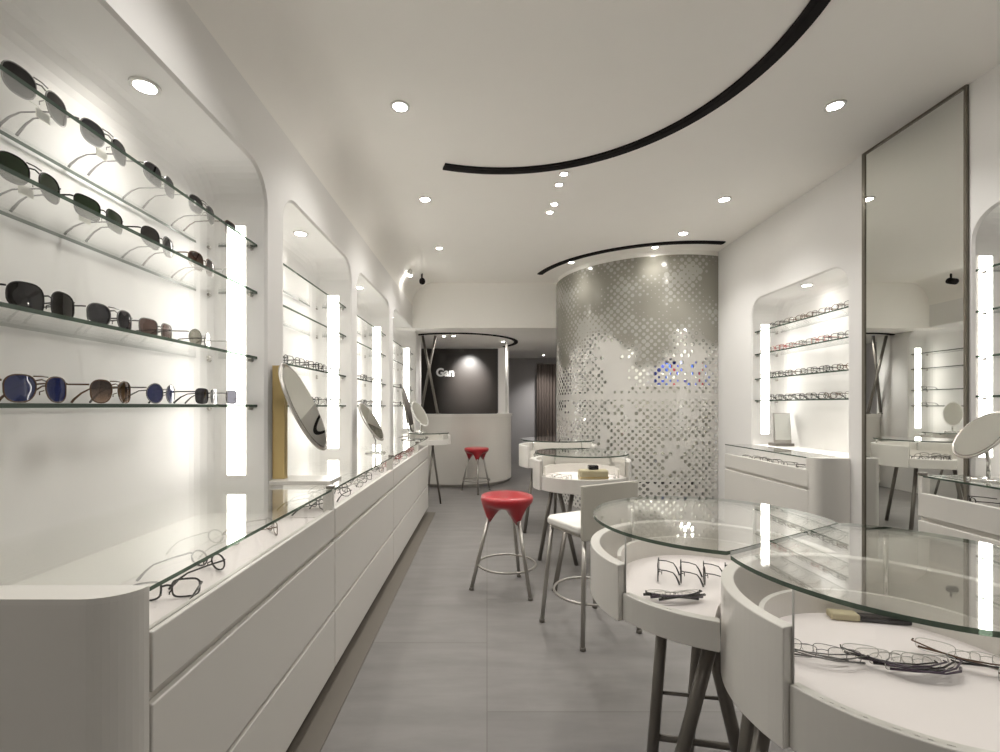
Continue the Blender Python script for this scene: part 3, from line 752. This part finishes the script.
oval_mirror((2.70, 2.53, ZG+.001), (2.70, 2.57, 1.19), (-.78, .0, .62), .155, .115, 'tilted oval mirror on a stem on the counter at the right edge', rim='steel')
# upright rectangular counter mirror in the right niche
t = thing('counter_mirror', 'small rectangular leaning mirror standing in the right niche', 'mirror', (2.9, 4.72, ZG+.001))
c0 = Vector((2.875, 4.70, ZG+.03)); rgt = Vector((.74, -.0, 0)).normalized(); upv = Vector((.10, .24, .97)).normalized(); nn = rgt.cross(upv)
def slab(o, a, b, u, v, n_, w_, h_, th): 
    q = [o, o+u*w_, o+u*w_+v*h_, o+v*h_]; return q+[p+n_*th for p in q]
q = slab(c0, 0, 0, rgt, upv, nn, .17, .31, -.012)
fc = [(0, 1, 2, 3), (7, 6, 5, 4), (0, 4, 5, 1), (1, 5, 6, 2), (2, 6, 7, 3), (3, 7, 4, 0)]
MB().add(q, fc).build('frame', M['steel'], t)
q2 = slab(c0+rgt*.008+upv*.03+nn*.0015, 0, 0, rgt, upv, nn, .154, .272, .002); MB().add(q2, fc).build('mirror_glass', M['mirror'], t)
MB().box(2.87, 3.05, 4.66, 4.80, ZG+.001, ZG+.028).build('base', M['bronze'], t, bevel=.004)

# ------------------------------------------------------------------ round display tables
def clip_poly(cx, cy, R, other, n=72):
    """circle polygon with the part nearer to the other centre cut on the common chord"""
    pts = []
    for i in range(n):
        a = 2*PI*i/n; x, y = cx+R*math.cos(a), cy+R*math.sin(a)
        if other:
            ox, oy = other; mx, my = (cx+ox)/2, (cy+oy)/2; dx, dy = ox-cx, oy-cy; L_ = math.hypot(dx, dy); dx /= L_; dy /= L_
            d = (x-mx)*dx+(y-my)*dy+.002
            if d > 0:
                # pull back along the radius onto the chord
                h = (mx-cx)*dx+(my-cy)*dy-.002; c = math.cos(a)*dx+math.sin(a)*dy; t_ = h/c; x, y = cx+t_*math.cos(a), cy+t_*math.sin(a)
        pts.append((x, y))
    return pts
def outside_arc(cx, cy, R, a0, a1, keep, n=90):
    """sub-arcs of a0..a1 whose points satisfy keep(x, y)"""
    runs = []; cur = None
    for i in range(n+1):
        a = a0+(a1-a0)*i/n; ok = keep(cx+R*math.cos(a), cy+R*math.sin(a))
        if ok and cur is None: cur = [a, a]
        elif ok: cur[1] = a
        elif cur: runs.append(cur); cur = None
    if cur: runs.append(cur)
    return [q_ for q_ in runs if q_[1]-q_[0] > .03]
def round_table(c, R, zg, zr, zl, zb, op0, op1, label, partner=None, legs=(), full_first=False, glR=None, group='round display tables', lm='bronze'):
    cx, cy = c
    t = thing('display_table', label, 'table', (cx, cy, 0), 0, group)
    gR = glR or R-.02
    other = partner
    # pull glass to the chord; the drum is cut where the neighbour's drum stands
    glass_slab(clip_poly(cx, cy, gR, other), zg-.011, zg, t)
    def keep(x, y):
        if not other or full_first: return True
        return math.hypot(x-other[0], y-other[1]) > R+.006
    for a, b in outside_arc(cx, cy, R, op1, op0+2*PI, keep):
        MB().wallarc(cx, cy, R-.035, R, a, b, zb, zr, max(8, int((b-a)*20))).build('side_wall', M['lacquer'], t, bevel=.004)
    for a, b in outside_arc(cx, cy, R, op0, op1, keep):
        MB().wallarc(cx, cy, R-.045, R-.016, a+.004, b-.004, zb+.004, zl, max(8, int((b-a)*20))).build('front_wall', M['lacquer'], t, bevel=.003)
        MB().wallarc(cx, cy, R-.030, R-.026, a+.004, b-.004, zl, zg-.0115, max(8, int((b-a)*20))).build('curved_pane', M['pane'], t)
    for a in (op0+.006, op1-.006):
        x, y = cx+(R-.028)*math.cos(a), cy+(R-.028)*math.sin(a)
        if keep(x, y): MB().tube([(x, y, zl), (x, y, zg-.0118)], .0028, 6).build('pane_edge', M['clearf'], t)
    # floor of the drum
    poly = []
    for i in range(72):
        a = 2*PI*i/72; r_ = R-.046
        if other and not full_first:
            while r_ > .05 and math.hypot(cx+r_*math.cos(a)-other[0], cy+r_*math.sin(a)-other[1]) < R+.008: r_ -= .01
        poly.append((cx+r_*math.cos(a), cy+r_*math.sin(a)))
    MB().prism(poly, zb+.01, zl-.03).build('tray', M['tray'], t)
    a0 = op0-1.6
    if partner and not full_first: pass
    runs = outside_arc(cx, cy, R-.10, op1+.25, op0+2*PI-.62, keep)
    for a, b in runs:
        MB().wallarc(cx, cy, R-.112, R-.098, a, b, zl-.03, zl+.045, max(8, int((b-a)*16))).build('inner_ledge', M['lacquer'], t)
    for a in (op0-1.5, op1+1.2):
        x, y = cx+(R-.05)*math.cos(a), cy+(R-.05)*math.sin(a)
        if keep(x, y) and (not other or ((x-(cx+other[0])/2)*(other[0]-cx)+(y-(cy+other[1])/2)*(other[1]-cy)) < 0):
            MB().tube([(x, y, zl-.03), (x, y, zg-.0115)], .007, 8).build('glass_stud', M['chrome'], t)
    for (p0, p1, r_) in legs:
        MB().tube([p0, p1], r_, 12).build('leg', M[lm], t)
    return t
C1 = (1.07, 1.22); C2 = (.80, 1.68)
def L(x0, y0, x1, y1, zt_, r=.020): return ((x0, y0, zt_), (x1, y1, 0.0), r)
t1 = round_table(C1, .415, ZG, .842, .710, .560, D(200), D(345), 'nearest round white display table with glass top, right foreground', partner=C2, full_first=True,
    legs=[L(.76, 1.33, .72, 1.40, .57), L(.76, 1.27, .62, 1.20, .57), L(1.30, 1.10, 1.42, .98, .57), L(1.26, 1.36, 1.40, 1.50, .57)], glR=.42)
t2 = round_table(C2, .42, ZG, .842, .750, .660, D(205), D(330), 'round white display table behind the nearest one, sharing its glass top', partner=C1,
    legs=[L(.61, 1.62, .55, 1.60, .67, .019), L(.735, 1.50, .54, 1.47, .67, .021), L(.715, 1.545, .86, 1.50, .67, .021), L(.80, 1.75, .77, 1.80, .67, .019)], glR=.41)
MB().tube([(.585, 1.61, .37), (.80, 1.57, .37)], .006, 8).build('cross_rail', M['bronze'], t2)
MB().tube([(.575, 1.605, .22), (.85, 1.58, .20)], .011, 8).build('cross_rail', M['bronze'], t2)
C3 = (.82, 4.10); C4 = (.77, 5.15)
round_table(C3, .42, ZG, .89, .765, .645, D(205), D(325), 'round white display table behind the white bar stool', partner=None,
    legs=[L(.55, 3.98, .46, 4.12, .65, .018), L(.60, 3.92, .76, 3.99, .65, .018), L(.70, 3.84, .49, 3.42, .65, .018), L(1.0, 4.2, 1.15, 4.35, .65, .018), L(.95, 3.95, 1.12, 3.80, .65, .018)])
round_table(C4, .42, .99, .93, .80, .70, D(215), D(325), 'farthest round white display table, beside the dotted screen', partner=None,
    legs=[L(.50, 5.05, .40, 5.0, .70, .018), L(.95, 5.0, 1.1, 4.9, .70, .018), L(.8, 5.4, .8, 5.55, .70, .018)])
C5 = (-.80, 6.42)
round_table(C5, .30, .99, .955, .90, .83, D(200), D(350), 'small display table past the end of the left counter', partner=None,
    legs=[L(-.74, 6.35, -.64, 6.50, .84, .014), L(-.95, 6.4, -1.0, 6.5, .84, .014), L(-.72, 6.3, -.80, 6.18, .84, .014)])
oval_mirror((-.92, 6.5, .9915), (-.93, 6.5, 1.24), (.55, -.55, .62), .21, .10, 'pale oval mirror standing on the small table past the left counter', rim='whitemetal')

# ------------------------------------------------------------------ stools
def tri_stool(c, rot, label, R=.195, zs=.695, foot=.262):
    t = thing('tripod_stool', label, 'stool', (c[0], c[1], 0), rot, 'red tripod stools')
    # seat: round cushion flowing into three pointed lobes
    m_ = MB(); n = 72; rings = []
    def lob(a): return max(0.0, math.cos(1.5*((a+PI/3) % (2*PI/3)-PI/3)))**3.4   # 1 on lobe axis
    prof = [(.0, zs+.002, 0), (.5, zs+.002, 0), (.87, zs, 0), (.97, zs-.008, 0), (1.0, zs-.028, 0), (.97, zs-.052, 0), (.92, zs-.068, .15), (.85, zs-.080, .45), (.77, zs-.090, .8), (.66, zs-.095, 1.15)]
    for f_, z, d in prof:
        rg = []
        for i in range(n):
            a = 2*PI*i/n; l = lob(a); rr2 = R*f_*(1-(1-l)*.30*d); zz = z-(l**1.3)*.095*d
            if d >= .8: rr2 = R*f_*(1-(1-l)*.34*d)
            rg.append((rr2*math.cos(a), rr2*math.sin(a), zz))
        rings.append(rg)
    vs = [p for q_ in rings for p in q_]
    m_.add(vs, [(i*n+j, i*n+(j+1) % n, (i+1)*n+(j+1) % n, (i+1)*n+j) for i in range(len(rings)-1) for j in range(n)], 0, True)
    # inner underside
    last = rings[-1]; inner = [(x*.55, y*.55, zs-.10) for x, y, z in last]
    m_.add(last+inner, [(j, (j+1) % n, n+(j+1) % n, n+j) for j in range(n)], 0, True); m_.add(inner, [tuple(range(n))])
    m_.build('seat', M['red'], t, local=True, smooth=True)
    for k in range(3):
        a = 2*PI*k/3; ca, sa = math.cos(a), math.sin(a)
        MB().tube([(R*.70*ca, R*.70*sa, zs-.17), (foot*ca, foot*sa, .012)], .0145, 10).build('leg', M['steel'], t, local=True)
        MB().lathe([(.018, 0.0), (.018, .02)], foot*ca, foot*sa, 12).build('foot_cap', M['bronze'], t, local=True)
    rr3 = .212
    MB().tube([(rr3*math.cos(2*PI*i/48), rr3*math.sin(2*PI*i/48), .185) for i in range(48)], .0085, 8, closed=True).build('foot_ring', M['steel'], t, local=True)
    return t
s1 = tri_stool((.147, 3.48), math.atan2(3.27-3.48, .30-.147), 'red tripod stool in the middle of the aisle')
dup(s1, (-.165, 7.42, 0), D(-83), 'red tripod stool standing in front of the curved reception desk')

# white bar stool
A = Vector((.53, 2.6)); B = Vector((.35, 2.94)); Cc = Vector((.72, 3.14)); Dd = Vector((.9, 2.8))
ctr = (A+B+Cc+Dd)/4
t = thing('bar_stool', 'white low-backed bar stool between the round display tables', 'stool', (ctr.x, ctr.y, 0))
def lerp(a, b, k): return a+(b-a)*k
def sh(p, k): return lerp(ctr, p, k)
seat = []
for a, b in ((A, B), (B, Cc), (Cc, Dd), (Dd, A)):
    for k in (.12, .5, .88):
        p = lerp(a, b, k); seat.append((p.x, p.y))
MB().prism(seat, .625, .668).build('seat', M['leather'], t, bevel=.012)
MB().prism([(sh(Vector(p), .9).x, sh(Vector(p), .9).y) for p in seat], .605, .625).build('seat_frame', M['steel'], t)
for p in (A, B, Cc, Dd):
    q_ = sh(p, .80); w_ = sh(p, 1.02)
    MB().tube([(q_.x, q_.y, .61), (w_.x, w_.y, .012)], .0135, 10).build('leg', M['steel'], t)
    MB().lathe([(.017, 0), (.017, .02)], w_.x, w_.y, 12).build('foot_cap', M['bronze'], t)
MB().tube([(ctr.x+.215*math.cos(2*PI*i/40), ctr.y+.215*math.sin(2*PI*i/40), .225) for i in range(40)], .008, 8, closed=True).build('foot_ring', M['steel'], t)
# curved back shell between A and D
dirn = (Dd-A).normalized(); nrm = Vector((dirn.y, -dirn.x)); bk = MB(); n = 20; ln = (Dd-A).length
vs = []; 
for i in range(n+1):
    k = i/n; p = A+dirn*ln*k; bulge = .05*math.sin(PI*k)
    p = p+nrm*bulge
    zt2 = .905+.012*math.sin(PI*k); zb2 = .60
    for th, z in ((0, zb2), (.022, zb2), (.022, zt2), (0, zt2)):
        qq = p-nrm*th; vs.append((qq.x, qq.y, z))
for j in range(4): bk.add(vs, [(i*4+j, i*4+(j+1) % 4, (i+1)*4+(j+1) % 4, (i+1)*4+j) for i in range(n)])
bk.add(vs[:4], [(3, 2, 1, 0)]); bk.add(vs[-4:], [(0, 1, 2, 3)])
bk.build('backrest', M['creamback'], t, bevel=.006)

# ------------------------------------------------------------------ loose frames on trays
zt1, zt2, ztc = .680+.001, .720+.001, ZT+.007
# table 2: row of standing frames and a dark stack
for x, l in ((.625, 'first'), (.70, 'second'), (.775, 'third'), (.845, 'fourth')):
    eyewear('eyeglasses', 'eyeglasses', 'dark upright eyeglasses, %s from the stool side in the row on the second table' % l, 'rect', (x, 1.72-.25*(x-.62), zt2), D(-112), M['dark'], M['lens_clear'], group='upright frames on the second round table', wd=.085, h=.046, templ=.055, rim=.0015)
def folded(lab, x, y, z, rz, m, w_=.125, tr=.0017, h=.022, bow=.014, tl=.132):
    return eyewear('eyeglasses', 'eyeglasses', lab, 'rect', (x, y, z), rz, M['clearf'] if tr > .0014 else M[m], M['lens_clear'], tmat=M[m], fold=True, wd=w_, h=h, rim=.0007, templ=tl, trad=tr, bow=bow)
for k in range(3):
    folded(('bottom', 'middle', 'top')[k]+' dark folded eyeglasses of the bundle on the second round table', .60+.010*k, 1.545-.012*k, zt2+.001+.004*k, PI+D(-10+13*k), ('dark', 'plum', 'dark')[k], .118, .0023, .016)
lb = 'plum thin-rimmed folded eyeglasses in the middle of the nearest table'
for k in range(4):
    folded('%s %s' % (('backmost', 'second', 'third', 'frontmost')[k], lb), 1.045+.016*k, 1.235-.014*k, zt1+.001*k, PI+D(-24+9*k), 'plum' if k % 2 else 'dark', .152, .0017, .024, bow=.034, tl=.155)
for k in range(2):
    folded('%s thin grey folded eyeglasses at the left of the nearest table' % ('back', 'front')[k], .865+.02*k, 1.27-.03*k, zt1+.001*k, PI+D(-28+14*k), 'greyf', .14, .0014, .026, bow=.026, tl=.145)
for k in range(3):
    folded('%s thin brown folded eyeglasses near the right of the nearest table' % ('back', 'middle', 'front')[k], 1.25+.03*k, 1.235-.03*k, zt1+.001*k, PI+D(-45+35*k), 'brownf' if k != 1 else 'dark', .150, .0016, .026, bow=.03, tl=.15)
t = thing('glasses_case', 'tan and black slim glasses case at the back of the nearest table', 'case', (1.17, 1.47, zt1), D(-12))
MB().box(-.09, -.01, -.02, .02, 0, .022).build('tan_half', M['tan'], t, local=True, bevel=.006); MB().box(-.01, .14, -.017, .017, 0, .018).build('black_half', M['dark'], t, local=True, bevel=.006)
# table 3: tan holder and a few pale frames
z3 = .736
t = thing('display_block', 'tan display block carrying a dark item on the table behind the stool', 'display stand', (.86, 3.80, z3))
MB().box(.745, .975, 3.76, 3.86, z3, z3+.10).build('block', M['tan'], t, bevel=.015)
MB().box(.745, .975, 3.755, 3.865, z3+.035, z3+.045).build('trim_band', M['gold'], t)
MB().box(.82, .90, 3.78, 3.84, z3+.10, z3+.135).build('dark_item', M['dark'], t, bevel=.008)
for k, (x, y) in enumerate(((.56, 3.93), (.66, 3.86), (1.07, 3.92))):
    eyewear('eyeglasses', 'eyeglasses', 'pale eyeglasses lying %s the tan block on the table behind the stool' % ('far left of', 'just left of', 'right of')[k], 'rect', (x, y, z3), D(20+30*k), M['clearf'], M['lens_clear'], group=None, wd=.12, h=.03)
z4 = .771
for k in range(8):
    a = D(150+28*k); x, y = C4[0]+.25*math.cos(a), C4[1]+.22*math.sin(a)
    put((0, 2, 5, 3)[k % 4], (x, y, z4), (0, 0, a+PI/2), '%s eyeglasses on the farthest round table' % NAMEC[(0, 2, 5, 3)[k % 4]], '%s frames on the farthest round table' % NAMEC[(0, 2, 5, 3)[k % 4]])
# left counters
for x, y, st, fm, rz, l in ((-.90, 1.32, 'rect', 'dark', D(200), 'black eyeglasses closest to the end panel in the nearest left counter'),
                            (-.93, 1.575, 'round', 'dark', D(155), 'black round eyeglasses in the tray of the nearest left counter'),
                            (-.92, 2.02, 'rect', 'brownf', D(130), 'brown eyeglasses toward the far end of the nearest left counter'),
                            (-1.03, 1.85, 'round', 'clearf', D(160), 'clear eyeglasses in the middle of the nearest left counter'),
                            (-1.05, 1.24, 'round', 'clearf', D(170), 'clear round eyeglasses under glass by the niche wall, nearest left counter')):
    eyewear('eyeglasses', 'eyeglasses', l, st, (x, y, ztc), rz, M[fm], M['lens_clear'], group=None, wd=.135, h=.038, rim=.0022 if fm == 'dark' else .0015)
for k in range(7):
    y = 2.50+.165*k; kk = (0, 2, 3, 0, 5, 2, 0)[k]
    put(kk, (-.90-.03*(k % 2), y, ztc), (0, 0, 2.4+.3*(k % 3)), '%s eyeglasses in the tray of the second left counter' % NAMEC[kk], '%s frames in the second left counter' % NAMEC[kk])
for k in range(8):
    y = 3.88+.24*k; kk = (0, 4, 2, 4, 0, 5, 3, 0)[k]; wh = 'third' if y < 5.1 else 'farthest'
    put(kk, (-.90, y, ztc), (0, 0, 2.4+.4*(k % 3)), '%s eyeglasses in the tray of the %s left counter' % (NAMEC[kk], wh), '%s frames in the %s left counter' % (NAMEC[kk], wh))
for k in range(5):
    kk = (0, 2, 0, 3, 2)[k]
    put(kk, (2.62, 3.98+.17*k, ztc), (0, 0, -2.2+.3*k), '%s eyeglasses in the counter tray beside the dotted screen' % NAMEC[kk], '%s frames in the counter by the screen' % NAMEC[kk])
for k in range(3):
    kk = (0, 2, 3)[k]
    put(kk, (2.62, 2.55-.2*k, ztc), (0, 0, -2.2+.3*k), '%s eyeglasses in the counter tray at the right edge' % NAMEC[kk], '%s frames in the counter at the right edge' % NAMEC[kk])
for i, o in enumerate(PRO):
    if i not in used: bpy.data.objects.remove(o)
